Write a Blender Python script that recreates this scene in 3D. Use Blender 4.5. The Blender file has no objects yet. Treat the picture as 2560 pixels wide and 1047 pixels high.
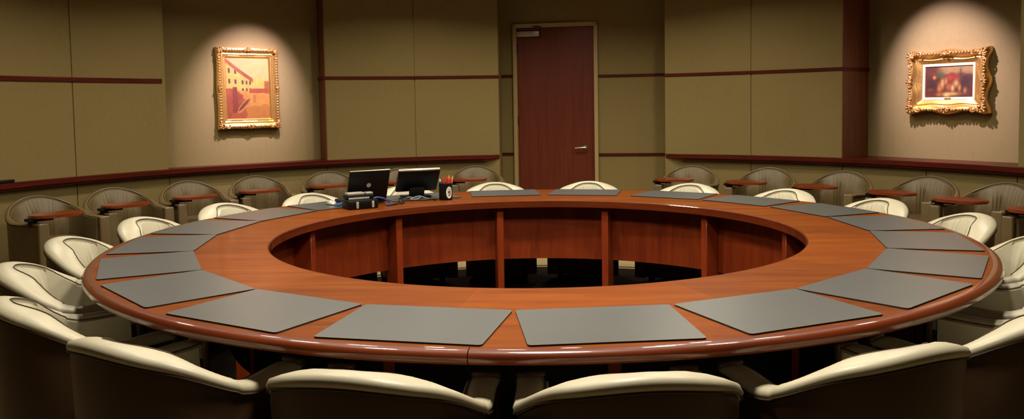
import bpy, bmesh, math, random
from math import sin, cos, pi, radians as rad
from mathutils import Vector, Matrix
random.seed(7)
scn = bpy.context.scene
COL = scn.collection
TH = 0.74                      # table top height
C0 = (-0.155, 0.353)           # centre of the round room (table centre is the origin)

# ------------------------------------------------------------------ helpers
def lin(r, g, b):
    f = lambda c: (c/255/12.92) if c/255 <= .04045 else ((c/255+.055)/1.055)**2.4
    return (f(r), f(g), f(b), 1)

def obj(name, bm, mat, parent=None, smooth=True, angle=40):
    me = bpy.data.meshes.new(name)
    bmesh.ops.recalc_face_normals(bm, faces=bm.faces[:])
    bm.to_mesh(me); bm.free()
    if isinstance(mat, (list, tuple)):
        for m in mat: me.materials.append(m)
    else:
        me.materials.append(mat)
    if smooth:
        me.shade_smooth()
        try: me.set_sharp_from_angle(angle=rad(angle))
        except Exception: pass
    o = bpy.data.objects.new(name, me); COL.objects.link(o)
    if parent is not None: o.parent = parent
    return o

def tag(o, label, cat, group=None):
    o['label'] = label; o['category'] = cat
    if group: o['group'] = group
    return o

def struct(o):
    o['kind'] = 'structure'; return o

def thing(name, label, cat, loc=(0, 0, 0), rz=0, group=None):
    o = bpy.data.objects.new(name, None); COL.objects.link(o)
    o.empty_display_size = .1
    o.location = loc; o.rotation_euler = (0, 0, rz)
    return tag(o, label, cat, group)

def dup(root, loc, rz, label, group=None):
    r = root.copy(); COL.objects.link(r); r.location = loc; r.rotation_euler = (0, 0, rz)
    r['label'] = label
    if group: r['group'] = group
    def rec(a, b):
        for ch in [c for c in bpy.data.objects if c.parent is a]:
            c = ch.copy(); COL.objects.link(c); c.parent = b; c.matrix_parent_inverse = ch.matrix_parent_inverse
            rec(ch, c)
    rec(root, r)
    return r

def quadgrid(bm, rows, closed_u=False, closed_v=False):
    """rows: list of lists of points -> quad surface"""
    V = [[bm.verts.new(p) for p in row] for row in rows]
    nu, nv = len(V), len(V[0])
    for i in range(nu if closed_u else nu-1):
        for j in range(nv if closed_v else nv-1):
            a, b = V[i], V[(i+1) % nu]
            k = (j+1) % nv
            try: bm.faces.new((a[j], b[j], b[k], a[k]))
            except ValueError: pass
    return V

def prism(bm, poly, z0, z1):
    a = [bm.verts.new((x, y, z0)) for x, y in poly]
    b = [bm.verts.new((x, y, z1)) for x, y in poly]
    n = len(poly)
    bm.faces.new(a[::-1]); bm.faces.new(b)
    for i in range(n):
        bm.faces.new((a[i], a[(i+1) % n], b[(i+1) % n], b[i]))

def box(bm, c, s, M=None, bev=0, seg=2):
    T = Matrix.Translation(c) @ Matrix.Diagonal((s[0], s[1], s[2], 1))
    if M is not None: T = M @ T
    r = bmesh.ops.create_cube(bm, size=1, matrix=T)
    if bev:
        es = {e for v in r['verts'] for e in v.link_edges}
        bmesh.ops.bevel(bm, geom=list(es), offset=bev, segments=seg, profile=.5, affect='EDGES')

def cyl(bm, p0, p1, r0, r1=None, n=16, cap=True):
    p0, p1 = Vector(p0), Vector(p1); d = p1-p0
    q = Vector((0, 0, 1)).rotation_difference(d).to_matrix().to_4x4()
    M = Matrix.Translation((p0+p1)/2) @ q
    bmesh.ops.create_cone(bm, cap_ends=cap, segments=n, radius1=r0, radius2=r0 if r1 is None else r1, depth=d.length, matrix=M)

def tube(bm, pts, r, n=6, closed=False):
    pts = [Vector(p) for p in pts]; rows = []; N = len(pts)
    up = Vector((0, 0, 1))
    for i, p in enumerate(pts):
        a = pts[(i-1) % N] if (closed or i > 0) else p
        b = pts[(i+1) % N] if (closed or i < N-1) else p
        t = (b-a).normalized() if (b-a).length > 1e-9 else up
        s = t.cross(up)
        if s.length < 1e-3: s = t.cross(Vector((1, 0, 0)))
        s.normalize(); u = s.cross(t)
        rr = r(i) if callable(r) else r
        rows.append([p+(s*cos(2*pi*k/n)+u*sin(2*pi*k/n))*rr for k in range(n)])
    V = quadgrid(bm, rows, closed_u=closed, closed_v=True)
    if not closed:
        bm.faces.new(V[0]); bm.faces.new(V[-1][::-1])

def lathe(bm, prof, n=96, a0=0, a1=2*pi, cx=0, cy=0, closed_prof=True):
    """prof: (r,z) list; angle measured so that point = (r sin a, -r cos a)"""
    full = abs(a1-a0-2*pi) < 1e-6
    m = n if full else n+1
    rows = [[(cx+r*sin(a0+(a1-a0)*i/n), cy-r*cos(a0+(a1-a0)*i/n), z) for r, z in prof] for i in range(m)]
    V = quadgrid(bm, rows, closed_u=full, closed_v=closed_prof)
    if not full and closed_prof:
        bm.faces.new(V[0]); bm.faces.new(V[-1][::-1])

def PC(r, az):
    a = rad(az); return (C0[0]+r*sin(a), C0[1]+r*cos(a))

def PL(axis, dn, u):
    a = rad(axis); return (C0[0]+dn*sin(a)+u*cos(a), C0[1]+dn*cos(a)-u*sin(a))

def arcp(bm, az0, az1, r0, r1, z0, z1, step=1.5):
    n = max(2, int(abs(az1-az0)/step)+1)
    f0 = r0 if callable(r0) else (lambda a: r0)
    f1 = r1 if callable(r1) else (lambda a: r1)
    rows = []
    for i in range(n+1):
        a = az0+(az1-az0)*i/n
        p, q = PC(f0(a), a), PC(f1(a), a)
        rows.append([(p[0], p[1], z0), (p[0], p[1], z1), (q[0], q[1], z1), (q[0], q[1], z0)])
    V = quadgrid(bm, rows, closed_v=True)
    bm.faces.new(V[0]); bm.faces.new(V[-1][::-1])

def smooth01(x):
    x = min(1, max(0, x)); return x*x*(3-2*x)

# ------------------------------------------------------------------ materials
def newmat(name):
    m = bpy.data.materials.new(name); m.use_nodes = True
    nt = m.node_tree; return m, nt, nt.nodes['Principled BSDF']

def N(nt, t, **kw):
    n = nt.nodes.new(t)
    for k, v in kw.items():
        if k.startswith('_'): setattr(n, k[1:], v)
        else: n.inputs[k.replace('__', ' ')].default_value = v
    return n

def simple(name, c, rough=.5, metal=0, spec=.5, coat=0, bump=0, bscale=200, var=0):
    m, nt, b = newmat(name)
    b.inputs['Base Color'].default_value = c; b.inputs['Roughness'].default_value = rough
    b.inputs['Metallic'].default_value = metal; b.inputs['Specular IOR Level'].default_value = spec
    b.inputs['Coat Weight'].default_value = coat; b.inputs['Coat Roughness'].default_value = .08
    if bump or var:
        tc = N(nt, 'ShaderNodeTexCoord'); nz = N(nt, 'ShaderNodeTexNoise', Scale=bscale, Detail=4)
        nt.links.new(tc.outputs['Object'], nz.inputs['Vector'])
        if bump:
            bp = N(nt, 'ShaderNodeBump', Strength=bump, Distance=.002)
            nt.links.new(nz.outputs['Fac'], bp.inputs['Height']); nt.links.new(bp.outputs['Normal'], b.inputs['Normal'])
        if var:
            r = N(nt, 'ShaderNodeMapRange'); r.inputs['To Min'].default_value = 1-var; r.inputs['To Max'].default_value = 1+var
            mx = N(nt, 'ShaderNodeMix', _data_type='RGBA', _blend_type='MULTIPLY'); mx.inputs[0].default_value = 1
            mx.inputs[6].default_value = c
            nt.links.new(nz.outputs['Fac'], r.inputs['Value']); nt.links.new(r.outputs['Result'], mx.inputs[7])
            nt.links.new(mx.outputs[2], b.inputs['Base Color'])
    return m

def fabric_wall(name, c1, c2):
    m, nt, b = newmat(name); b.inputs['Roughness'].default_value = .92; b.inputs['Specular IOR Level'].default_value = .15
    tc = N(nt, 'ShaderNodeTexCoord')
    mp = N(nt, 'ShaderNodeMapping'); mp.inputs['Scale'].default_value = (90, 90, 14)
    nz = N(nt, 'ShaderNodeTexNoise', Scale=1, Detail=3)
    n2 = N(nt, 'ShaderNodeTexNoise', Scale=60, Detail=3)
    n3 = N(nt, 'ShaderNodeTexNoise', Scale=3.0, Detail=2)
    ad = N(nt, 'ShaderNodeMath', _operation='ADD'); a2 = N(nt, 'ShaderNodeMath', _operation='MULTIPLY_ADD')
    a2.inputs[1].default_value = .5
    cr = N(nt, 'ShaderNodeValToRGB'); cr.color_ramp.elements[0].position = .6; cr.color_ramp.elements[1].position = 1.0
    cr.color_ramp.elements[0].color = c1; cr.color_ramp.elements[1].color = c2
    L = nt.links.new
    L(tc.outputs['Object'], mp.inputs['Vector']); L(mp.outputs[0], nz.inputs['Vector'])
    L(tc.outputs['Object'], n2.inputs['Vector']); L(tc.outputs['Object'], n3.inputs['Vector'])
    L(nz.outputs['Fac'], ad.inputs[0]); L(n2.outputs['Fac'], ad.inputs[1])
    L(n3.outputs['Fac'], a2.inputs[0]); L(ad.outputs[0], a2.inputs[2])
    dv = N(nt, 'ShaderNodeMath', _operation='MULTIPLY'); dv.inputs[1].default_value = .8
    L(a2.outputs[0], dv.inputs[0]); L(dv.outputs[0], cr.inputs['Fac']); L(cr.outputs['Color'], b.inputs['Base Color'])
    bp = N(nt, 'ShaderNodeBump', Strength=.08, Distance=.001); L(ad.outputs[0], bp.inputs['Height']); L(bp.outputs['Normal'], b.inputs['Normal'])
    return m

def wood(name, dark, mid, light, scale=(1.2, 16, 16), rough=.3, coat=.5, polar=False, seams=0, spec=.5, rot=0, crough=.1):
    m, nt, b = newmat(name); L = nt.links.new
    b.inputs['Roughness'].default_value = rough; b.inputs['Coat Weight'].default_value = coat
    b.inputs['Coat Roughness'].default_value = crough; b.inputs['Specular IOR Level'].default_value = spec
    tc = N(nt, 'ShaderNodeTexCoord'); src = tc.outputs['Object']
    if polar or seams:
        sp = N(nt, 'ShaderNodeSeparateXYZ'); L(src, sp.inputs[0])
        at = N(nt, 'ShaderNodeMath', _operation='ARCTAN2'); L(sp.outputs[1], at.inputs[0]); L(sp.outputs[0], at.inputs[1])
        ln = N(nt, 'ShaderNodeVectorMath', _operation='LENGTH'); cb0 = N(nt, 'ShaderNodeCombineXYZ')
        L(sp.outputs[0], cb0.inputs[0]); L(sp.outputs[1], cb0.inputs[1]); L(cb0.outputs[0], ln.inputs[0])
        cb = N(nt, 'ShaderNodeCombineXYZ'); L(at.outputs[0], cb.inputs[0]); L(ln.outputs['Value'], cb.inputs[1]); L(sp.outputs[2], cb.inputs[2])
        if polar: src = cb.outputs[0]
    mp = N(nt, 'ShaderNodeMapping'); mp.inputs['Scale'].default_value = scale; mp.inputs['Rotation'].default_value = (0, 0, rot)
    L(src, mp.inputs['Vector'])
    nz = N(nt, 'ShaderNodeTexNoise', Scale=1, Detail=6, Roughness=.62, Distortion=.6); L(mp.outputs[0], nz.inputs['Vector'])
    n2 = N(nt, 'ShaderNodeTexNoise', Scale=5, Detail=4, Roughness=.7); L(mp.outputs[0], n2.inputs['Vector'])
    mm = N(nt, 'ShaderNodeMath', _operation='MULTIPLY_ADD'); mm.inputs[1].default_value = .35; L(n2.outputs['Fac'], mm.inputs[0]); L(nz.outputs['Fac'], mm.inputs[2])
    cr = N(nt, 'ShaderNodeValToRGB'); e = cr.color_ramp.elements
    e[0].position = .42; e[0].color = dark; e[1].position = .95; e[1].color = light
    x = e.new(.66); x.color = mid
    L(mm.outputs[0], cr.inputs['Fac']); out = cr.outputs['Color']
    if seams:
        fr = N(nt, 'ShaderNodeMath', _operation='MULTIPLY_ADD'); fr.inputs[1].default_value = seams/(2*pi); fr.inputs[2].default_value = 20.29
        L(at.outputs[0], fr.inputs[0]); f2 = N(nt, 'ShaderNodeMath', _operation='FRACT'); L(fr.outputs[0], f2.inputs[0])
        lt = N(nt, 'ShaderNodeMath', _operation='LESS_THAN'); lt.inputs[1].default_value = .004; L(f2.outputs[0], lt.inputs[0])
        # each veneer leaf a touch different in tone
        fl = N(nt, 'ShaderNodeMath', _operation='FLOOR'); L(fr.outputs[0], fl.inputs[0])
        wn = N(nt, 'ShaderNodeTexWhiteNoise', _noise_dimensions='1D'); L(fl.outputs[0], wn.inputs['W'])
        mr = N(nt, 'ShaderNodeMapRange'); mr.inputs['To Min'].default_value = .9; mr.inputs['To Max'].default_value = 1.1; L(wn.outputs['Value'], mr.inputs['Value'])
        mx = N(nt, 'ShaderNodeMix', _data_type='RGBA', _blend_type='MULTIPLY'); mx.inputs[0].default_value = 1
        L(out, mx.inputs[6]); L(mr.outputs['Result'], mx.inputs[7])
        m2 = N(nt, 'ShaderNodeMix', _data_type='RGBA'); m2.inputs[7].default_value = light; L(lt.outputs[0], m2.inputs[0]); L(mx.outputs[2], m2.inputs[6])
        out = m2.outputs[2]
    L(out, b.inputs['Base Color'])
    return m

def leather(name, c, rough=.42, spec=.5, dark=.82):
    m, nt, b = newmat(name); L = nt.links.new
    b.inputs['Roughness'].default_value = rough; b.inputs['Specular IOR Level'].default_value = spec
    tc = N(nt, 'ShaderNodeTexCoord'); n1 = N(nt, 'ShaderNodeTexNoise', Scale=9, Detail=3); v = N(nt, 'ShaderNodeTexVoronoi', Scale=320)
    L(tc.outputs['Object'], n1.inputs['Vector']); L(tc.outputs['Object'], v.inputs['Vector'])
    mr = N(nt, 'ShaderNodeMapRange'); mr.inputs['To Min'].default_value = dark; mr.inputs['To Max'].default_value = 1.1; L(n1.outputs['Fac'], mr.inputs['Value'])
    mx = N(nt, 'ShaderNodeMix', _data_type='RGBA', _blend_type='MULTIPLY'); mx.inputs[0].default_value = 1; mx.inputs[6].default_value = c
    L(mr.outputs['Result'], mx.inputs[7]); L(mx.outputs[2], b.inputs['Base Color'])
    bp = N(nt, 'ShaderNodeBump', Strength=.15, Distance=.001); L(v.outputs['Distance'], bp.inputs['Height']); L(bp.outputs['Normal'], b.inputs['Normal'])
    return m

M = {}
M['wall'] = fabric_wall('olive_wall_fabric', lin(128, 112, 71), lin(137, 120, 77))
M['ceiling'] = simple('ceiling_paint', lin(120, 110, 90), .9)
def carpet():
    m, nt, b = newmat('carpet'); L = nt.links.new
    b.inputs['Roughness'].default_value = .95; b.inputs['Specular IOR Level'].default_value = .05
    tc = N(nt, 'ShaderNodeTexCoord'); sp = N(nt, 'ShaderNodeSeparateXYZ'); cb = N(nt, 'ShaderNodeCombineXYZ'); ln = N(nt, 'ShaderNodeVectorMath', _operation='LENGTH')
    L(tc.outputs['Object'], sp.inputs[0]); L(sp.outputs[0], cb.inputs[0]); L(sp.outputs[1], cb.inputs[1]); L(cb.outputs[0], ln.inputs[0])
    cr = N(nt, 'ShaderNodeValToRGB'); cr.color_ramp.interpolation = 'CONSTANT'; e = cr.color_ramp.elements
    dk, lt = lin(30, 23, 17), lin(150, 132, 98)
    e[0].position = 0; e[0].color = dk; e[1].position = .275; e[1].color = lt
    for p, c in ((.267, lt), (.2705, dk)): x = e.new(p); x.color = c
    dv = N(nt, 'ShaderNodeMath', _operation='MULTIPLY'); dv.inputs[1].default_value = .1; L(ln.outputs['Value'], dv.inputs[0]); L(dv.outputs[0], cr.inputs['Fac'])
    nz = N(nt, 'ShaderNodeTexNoise', Scale=260, Detail=3); L(tc.outputs['Object'], nz.inputs['Vector'])
    mr = N(nt, 'ShaderNodeMapRange'); mr.inputs['To Min'].default_value = .7; mr.inputs['To Max'].default_value = 1.25; L(nz.outputs['Fac'], mr.inputs['Value'])
    mx = N(nt, 'ShaderNodeMix', _data_type='RGBA', _blend_type='MULTIPLY'); mx.inputs[0].default_value = 1
    L(cr.outputs['Color'], mx.inputs[6]); L(mr.outputs['Result'], mx.inputs[7]); L(mx.outputs[2], b.inputs['Base Color'])
    return m
M['carpet'] = carpet()
M['trim'] = wood('mahogany_trim', lin(52, 10, 4), lin(78, 19, 6), lin(100, 30, 10), (2, 2, 40), .4, .08, spec=.25)
M['reveal'] = wood('brown_jamb', lin(84, 44, 20), lin(104, 58, 28), lin(120, 70, 36), (30, 30, 2), .5, .1)
M['door'] = wood('door_veneer', lin(84, 28, 9), lin(100, 37, 12), lin(112, 47, 17), (30, 30, 1.2), .5, .1, spec=.38)
M['doorframe'] = simple('door_frame_paint', lin(176, 152, 104), .5)
M['top'] = wood('table_veneer', lin(86, 39, 4), lin(106, 50, 6), lin(124, 65, 11), (1.6, 15, 8), .5, .10, spec=.06, seams=12, polar=False)
M['band'] = wood('table_edge_wood', lin(84, 30, 9), lin(102, 40, 12), lin(118, 52, 18), (2.5, 30, 30), .4, .9, polar=True, spec=.25, crough=.05)
M['panel'] = wood('modesty_veneer', lin(118, 42, 14), lin(142, 54, 19), lin(158, 66, 26), (14, 14, 1.5), .38, .3)
M['mat'] = simple('desk_mat_leather', lin(66, 68, 69), .38, spec=.75, bump=.12, bscale=500, var=.08)
M['matedge'] = simple('desk_mat_edge', lin(22, 14, 12), .6)
M['cream'] = leather('cream_leather', lin(188, 181, 158), .42)
M['brown'] = leather('brown_leather', lin(74, 48, 26), .5)
M['taupe'] = leather('taupe_leather', lin(104, 88, 58), .36)
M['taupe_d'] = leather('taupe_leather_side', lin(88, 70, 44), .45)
M['piping'] = simple('dark_piping', lin(66, 52, 30), .6)
M['tpiping'] = simple('taupe_piping', lin(56, 40, 20), .6)
M['steel'] = simple('polished_aluminium', (.75, .74, .70, 1), .22, 1)
M['black'] = simple('black_plastic', lin(10, 8, 8), .55, spec=.25, bump=.1, bscale=600)
M['blackgloss'] = simple('black_gloss', lin(7, 6, 6), .4, spec=.3)
M['silver'] = simple('silver_plastic', lin(196, 190, 176), .3, .4)
M['tablet'] = wood('tablet_wood', lin(96, 36, 14), lin(122, 50, 20), lin(142, 66, 30), (3, 24, 24), .28, .5)
M['gold'] = simple('gilt', (.74, .44, .12, 1), .34, .85, bump=.5, bscale=90, var=.45)
M['golddark'] = simple('gilt_worn', (.50, .25, .07, 1), .42, .7, bump=.8, bscale=130, var=.6)
M['mount'] = simple('mount_board', lin(238, 222, 172), .8)
M['red'] = simple('red_plastic', lin(205, 44, 26), .4)
M['blue'] = simple('blue_cable', lin(46, 76, 140), .45)
M['white'] = simple('white_plastic', lin(225, 222, 214), .5)
M['tan'] = simple('pencil_wood', lin(210, 165, 110), .6)
M['grey'] = simple('grey_plastic', lin(110, 106, 112), .5)

# ------------------------------------------------------------------ room shell
RW = 4.42
CEIL = 2.78
def wall(name, build):
    bm = bmesh.new(); build(bm); return struct(obj(name, bm, M['wall'], smooth=True, angle=30))

bm = bmesh.new(); prism(bm, [(-7, -9.5), (7, -9.5), (7, 7), (-7, 7)], -.1, 0); struct(obj('floor', bm, M['carpet'], smooth=False))
bm = bmesh.new(); prism(bm, [(-7, -9.5), (7, -9.5), (7, 7), (-7, 7)], CEIL, CEIL+.1); struct(obj('ceiling', bm, M['ceiling'], smooth=False))

G = .07   # seam half width in degrees
def panels(bm, cuts, r1, zlo=.86, zhi=CEIL):
    for a, b in zip(cuts[:-1], cuts[1:]):
        arcp(bm, a+G, b-G, RW, r1, zlo, zhi)
def dado(bm, cuts, r1=4.9):
    for a, b in zip(cuts[:-1], cuts[1:]):
        arcp(bm, a+G, b-G, RW, r1, 0, .835)
    arcp(bm, cuts[0], cuts[-1], RW+.012, r1, 0, .835)

def w_left(bm):
    cuts = [-128, -105, -83, -60.6, -49.3]
    panels(bm, cuts, 4.85); arcp(bm, cuts[0], cuts[-1]-G, RW+.012, 4.85, .86, CEIL)
    dado(bm, [-128, -105, -83, -60.6, -49.3])
def w_niche_left(bm):
    prism(bm, [PL(-38.75, 4.545, -.9), PL(-38.75, 4.545, .84), PL(-38.75, 4.8, .84), PL(-38.75, 4.8, -.9)], .835, CEIL)
    dado(bm, [-49.3, -39, -28.1], 4.62)
def w_back_left(bm):
    cuts = [-28.1, -15.3, -3.0]
    panels(bm, cuts, 4.66); arcp(bm, -28.1+G, -3.0-G, RW+.012, 4.66, .86, CEIL); dado(bm, cuts, 4.66)
    # return into the door recess
    prism(bm, [PC(RW, -3.0-G), PC(5.0, -2.5), PC(5.0, -4.2), PC(RW+.02, -4.2)], 0, CEIL)
def w_back_right(bm):
    cuts = [21.05, 33.1, 45.2]
    panels(bm, cuts, 4.85); arcp(bm, 21.05+G, 45.2-G, RW+.012, 4.85, .86, CEIL); dado(bm, cuts)
    prism(bm, [PC(RW, 21.05+G), PC(RW+.02, 22.3), PC(5.05, 22.3), PC(5.05, 20.6)], 0, CEIL)
def w_niche_right(bm):
    prism(bm, [PL(55.6, 4.75, -.81), PL(55.6, 4.75, .85), PL(55.6, 5, .85), PL(55.6, 5, -.81)], .835, CEIL)
    dado(bm, [45.2, 55.6, 66.0], 4.82)
def w_right(bm):
    cuts = [66.0, 78, 100, 128]
    panels(bm, cuts, 4.95); arcp(bm, 66.0+G, 128, RW+.012, 4.95, .86, CEIL); dado(bm, cuts, 4.95)
wall('wall_left', w_left); wall('wall_left_niche', w_niche_left); wall('wall_back_left', w_back_left)
wall('wall_back_right', w_back_right); wall('wall_right_niche', w_niche_right); wall('wall_right', w_right)
# far side of the room, behind the camera
def w_front(bm):
    pl, pr = PC(4.5, -128), PC(4.5, 128)
    prism(bm, [pl, (-4.2, -9.2), (-4.4, -9.2), (pl[0]-.2, pl[1])], 0, CEIL)
    prism(bm, [pr, (pr[0]+.2, pr[1]), (4.4, -9.2), (4.2, -9.2)], 0, CEIL)
    prism(bm, [(-4.4, -9.2), (4.4, -9.2), (4.4, -9.4), (-4.4, -9.4)], 0, CEIL)
wall('wall_front', w_front)

# door wall (flat, at the back of the recess)
DA, DD = 8.7, 4.78
def dpoly(u0, u1, d0, d1):
    return [PL(DA, d0, u0), PL(DA, d0, u1), PL(DA, d1, u1), PL(DA, d1, u0)]
def w_back(bm):
    prism(bm, dpoly(-1.05, -.77, DD, DD+.2), 0, CEIL)
    prism(bm, dpoly(.145, 1.05, DD, DD+.2), 0, CEIL)
    prism(bm, dpoly(-.77, .145, DD, DD+.2), 2.36, CEIL)
    prism(bm, dpoly(-.8, .2, DD+.12, DD+.2), 0, 2.4)
wall('wall_back', w_back)

# trims ------------------------------------------------------
def ledge(name, build, mat='trim'):
    bm = bmesh.new(); build(bm); o = obj(name, bm, M[mat], smooth=True, angle=30); return struct(o)
def led_l(bm):
    f = lambda a: 4.345 if a < -5.2 else 4.345+(a+5.2)/(5.2-3.1)*.07
    arcp(bm, -110, -49.3, 4.345, RW+.06, .835, .878)
    arcp(bm, -49.3, -28.1, 4.345, 4.63, .835, .878)
    arcp(bm, -28.1, -3.1, f, RW+.06, .835, .878)
    arcp(bm, -110, -5.0, 4.362, RW, .815, .835)
def led_r(bm):
    f = lambda a: 4.345 if a > 23.6 else 4.345+(23.6-a)/(23.6-21.2)*.07
    arcp(bm, 21.2, 45.2, f, RW+.06, .835, .878)
    arcp(bm, 45.2, 66.0, 4.345, 4.83, .835, .878)
    arcp(bm, 66.0, 110, 4.345, RW+.06, .835, .878)
    arcp(bm, 23.4, 110, 4.362, RW, .815, .835)
ledge('trim_1', led_l); ledge('trim_2', led_r)
ledge('trim_3', lambda b: arcp(b, -110, -49.8, RW-.012, RW+.02, 1.703, 1.741))
def r4(b):
    arcp(b, -28.15, -2.95, RW-.012, RW+.02, 1.748, 1.778)
    prism(b, [PC(RW-.012, -28.3), PC(4.61, -28.5), PC(4.61, -28.2), PC(RW-.012, -28.1)], 1.748, 1.778)
ledge('trim_4', r4)
def r5(b):
    arcp(b, 21.0, 45.25, RW-.012, RW+.02, 1.722, 1.752)
    prism(b, [PC(RW-.012, 45.35), PC(4.81, 46.25), PC(4.81, 46.0), PC(RW-.012, 45.1)], 1.715, 1.745)
ledge('trim_5', r5)
ledge('trim_6', lambda b: [prism(b, dpoly(-.98, -.815, DD-.015, DD+.01), z0, z1) for z0, z1 in ((.845, .873), (1.765, 1.795))])
ledge('trim_7', lambda b: [prism(b, dpoly(.195, .96, DD-.015, DD+.01), z0, z1) for z0, z1 in ((.832, .86), (1.745, 1.773))])
# brown wooden jambs of the two niches
ledge('trim_8', lambda b: prism(b, [PC(RW-.002, -28.12), PC(4.62, -28.32), PC(4.62, -27.9), PC(RW+.003, -27.8)], .878, CEIL), 'reveal')
ledge('trim_9', lambda b: prism(b, [PC(RW-.002, 45.22), PC(4.82, 46.12), PC(4.82, 45.7), PC(RW+.003, 44.9)], .878, CEIL), 'reveal')

# door -------------------------------------------------------
door = bpy.data.objects.new('door_1', None); COL.objects.link(door); struct(door)
dc = PL(DA, DD, -.31); door.location = (dc[0], dc[1], 0); door.rotation_euler = (0, 0, -rad(DA))
bm = bmesh.new(); box(bm, (0, .045, 1.173), (.905, .045, 2.336), bev=.003, seg=1); obj('leaf', bm, M['door'], door)
bm = bmesh.new()
for s in (-1, 1):
    box(bm, (s*.477, -.005, 1.19), (.046, .06, 2.385), bev=.004, seg=1)
    box(bm, (s*.458, .04, 1.17), (.012, .05, 2.34))
box(bm, (0, -.005, 2.364), (1.0, .06, .046), bev=.004, seg=1)
obj('door_frame', bm, M['doorframe'], door)
bm = bmesh.new()
cyl(bm, (.345, .03, .93), (.345, .012, .93), .026, n=24)
cyl(bm, (.345, .012, .93), (.345, -.035, .93), .011, n=12)
tube(bm, [(.352, -.035, .93), (.33, -.037, .93), (.28, -.038, .928), (.225, -.033, .925)], .010, 10)
obj('lever_handle', bm, M['steel'], door)
bm = bmesh.new()
box(bm, (-.318, .0, 2.268), (.27, .05, .062), bev=.006)
clo = obj('door_closer', bm, M['silver'], door)
bm = bmesh.new()
box(bm, (-.318, .013, 2.268), (.292, .03, .085), bev=.004)
tube(bm, [(-.24, -.01, 2.30), (-.21, -.03, 2.325), (-.15, -.04, 2.335)], .009, 8)
tube(bm, [(-.15, -.04, 2.335), (-.2, -.035, 2.35), (-.26, -.03, 2.352)], .008, 8)
obj('closer_arm', bm, M['tpiping'], clo)
for z in (.3, 1.25, 2.1):
    bm = bmesh.new(); cyl(bm, (-.455, .012, z-.055), (-.455, .012, z+.055), .009, n=10); obj('hinge', bm, M['tpiping'], door)

# ------------------------------------------------------------------ conference table
tab = thing('conference_table', 'large ring-shaped cherry-wood conference table with an open centre', 'table')
RI, RO = 1.42, 2.235
bm = bmesh.new()
lathe(bm, [(RI+.004, TH), (RO-.045, TH), (RO-.045, TH-.045), (RI+.004, TH-.045)], 192)
top = obj('tabletop', bm, M['top'], tab, angle=30)
def bull(r_in, r_out, outer=True, n=10):
    rr = .0225; pts = []
    if outer:
        pts = [(r_in, TH)] + [(r_out-rr*1.2+rr*1.2*sin(pi*k/n), TH-.0225+rr*cos(pi*k/n)) for k in range(n+1)] + [(r_in, TH-.045)]
    return pts
bm = bmesh.new()
prof = bull(RO-.045, RO)
# rim in six pieces with hairline joints
for k in range(6):
    a0 = rad(-5.1+60*k+.04); a1 = rad(-5.1+60*(k+1)-.04)
    lathe(bm, prof, 40, a0, a1)
obj('outer_edge', bm, M['band'], top, angle=40)
bm = bmesh.new()
lathe(bm, [(RI, TH-.003), (RI+.003, TH), (RI+.006, TH), (RI+.006, TH-.048), (RI, TH-.048)], 160)
obj('inner_edge', bm, M['band'], top, angle=30)
# radial dividers that carry the top, and curved modesty panels between them
for k in range(12):
    a = 10+30*k
    bm = bmesh.new()
    Mx = Matrix.Rotation(rad(a), 4, 'Z')
    box(bm, (0, -1.545, (TH-.045)/2), (.048, .15, TH-.047), Mx, bev=.002, seg=1)
    obj('divider', bm, M['panel'], tab)
for k in range(12):
    a0, a1 = rad(10+30*k+.9), rad(10+30*(k+1)-.9)
    bm = bmesh.new(); lathe(bm, [(1.595, TH-.046), (1.62, TH-.046), (1.62, .285), (1.595, .285)], 20, a0, a1)
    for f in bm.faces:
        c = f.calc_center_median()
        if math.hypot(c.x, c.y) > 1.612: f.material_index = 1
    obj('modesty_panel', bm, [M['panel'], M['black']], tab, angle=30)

# ------------------------------------------------------------------ desk mats
def mat_mesh():
    bm = bmesh.new(); w, d, h = .532, .412, .005; r = .014
    pts = []
    for cx, cy, a0 in ((w/2-r, d/2-r, 0), (-w/2+r, d/2-r, 90), (-w/2+r, -d/2+r, 180), (w/2-r, -d/2+r, 270)):
        for q in range(6):
            a = rad(a0+90*q/5); pts.append((cx+r*cos(a), cy+r*sin(a)))
    prism(bm, pts, 0, h)
    for f in bm.faces: f.material_index = 0 if abs(f.normal.z) > .9 and f.calc_center_median().z > h*.6 else 1
    bm.normal_update()
    for f in bm.faces: f.material_index = 0 if f.calc_center_median().z > h*.9 else 1
    return bm
# (angle, radius) of every mat round the ring, as laid out
MATS = [(a, 1.962) for a in (6.3, 24.0, 41.3, 58.6, 76.0, 93.4, 111.2, 129.6, 147.6, 168.3, 187, 207, 227.4, 244.8, 262.0, 279.2, 296.4, 313.7, 331.2, 348.8)]
MATL = ['large pale desk mat at the front of the ring, right one of the front pair', 'grey desk mat next to the right one of the front pair', 'grey desk mat second to the right beyond the front pair', 'grey desk mat at the right tip of the ring, closest to the right rim', 'dark desk mat just beyond the right tip mat', 'dark desk mat second beyond the right tip mat', 'dark desk mat third beyond the right tip mat, on the far right curve', 'dark desk mat on the far side, second right of the one below the door handle', 'dark desk mat on the far side, first right of the one below the door handle', 'dark desk mat on the far side straight below the door handle', 'dark desk mat on the far side between the pen cup and the door handle', 'dark desk mat under the black monitor', 'dark desk mat beneath the open laptop and the mouse', 'brownish desk mat next to the left of the laptop mat', 'dark desk mat second to the left of the laptop mat', 'dark desk mat third to the left of the laptop mat, above the left tip mat', 'dark grey desk mat at the left tip of the ring, closest to the left rim', 'grey desk mat just below the left tip mat', 'grey desk mat next to the left one of the front pair', 'large pale desk mat at the front of the ring, left one of the front pair']
m0 = obj('desk_mat', mat_mesh(), [M['mat'], M['matedge']], None, smooth=False)
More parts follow.
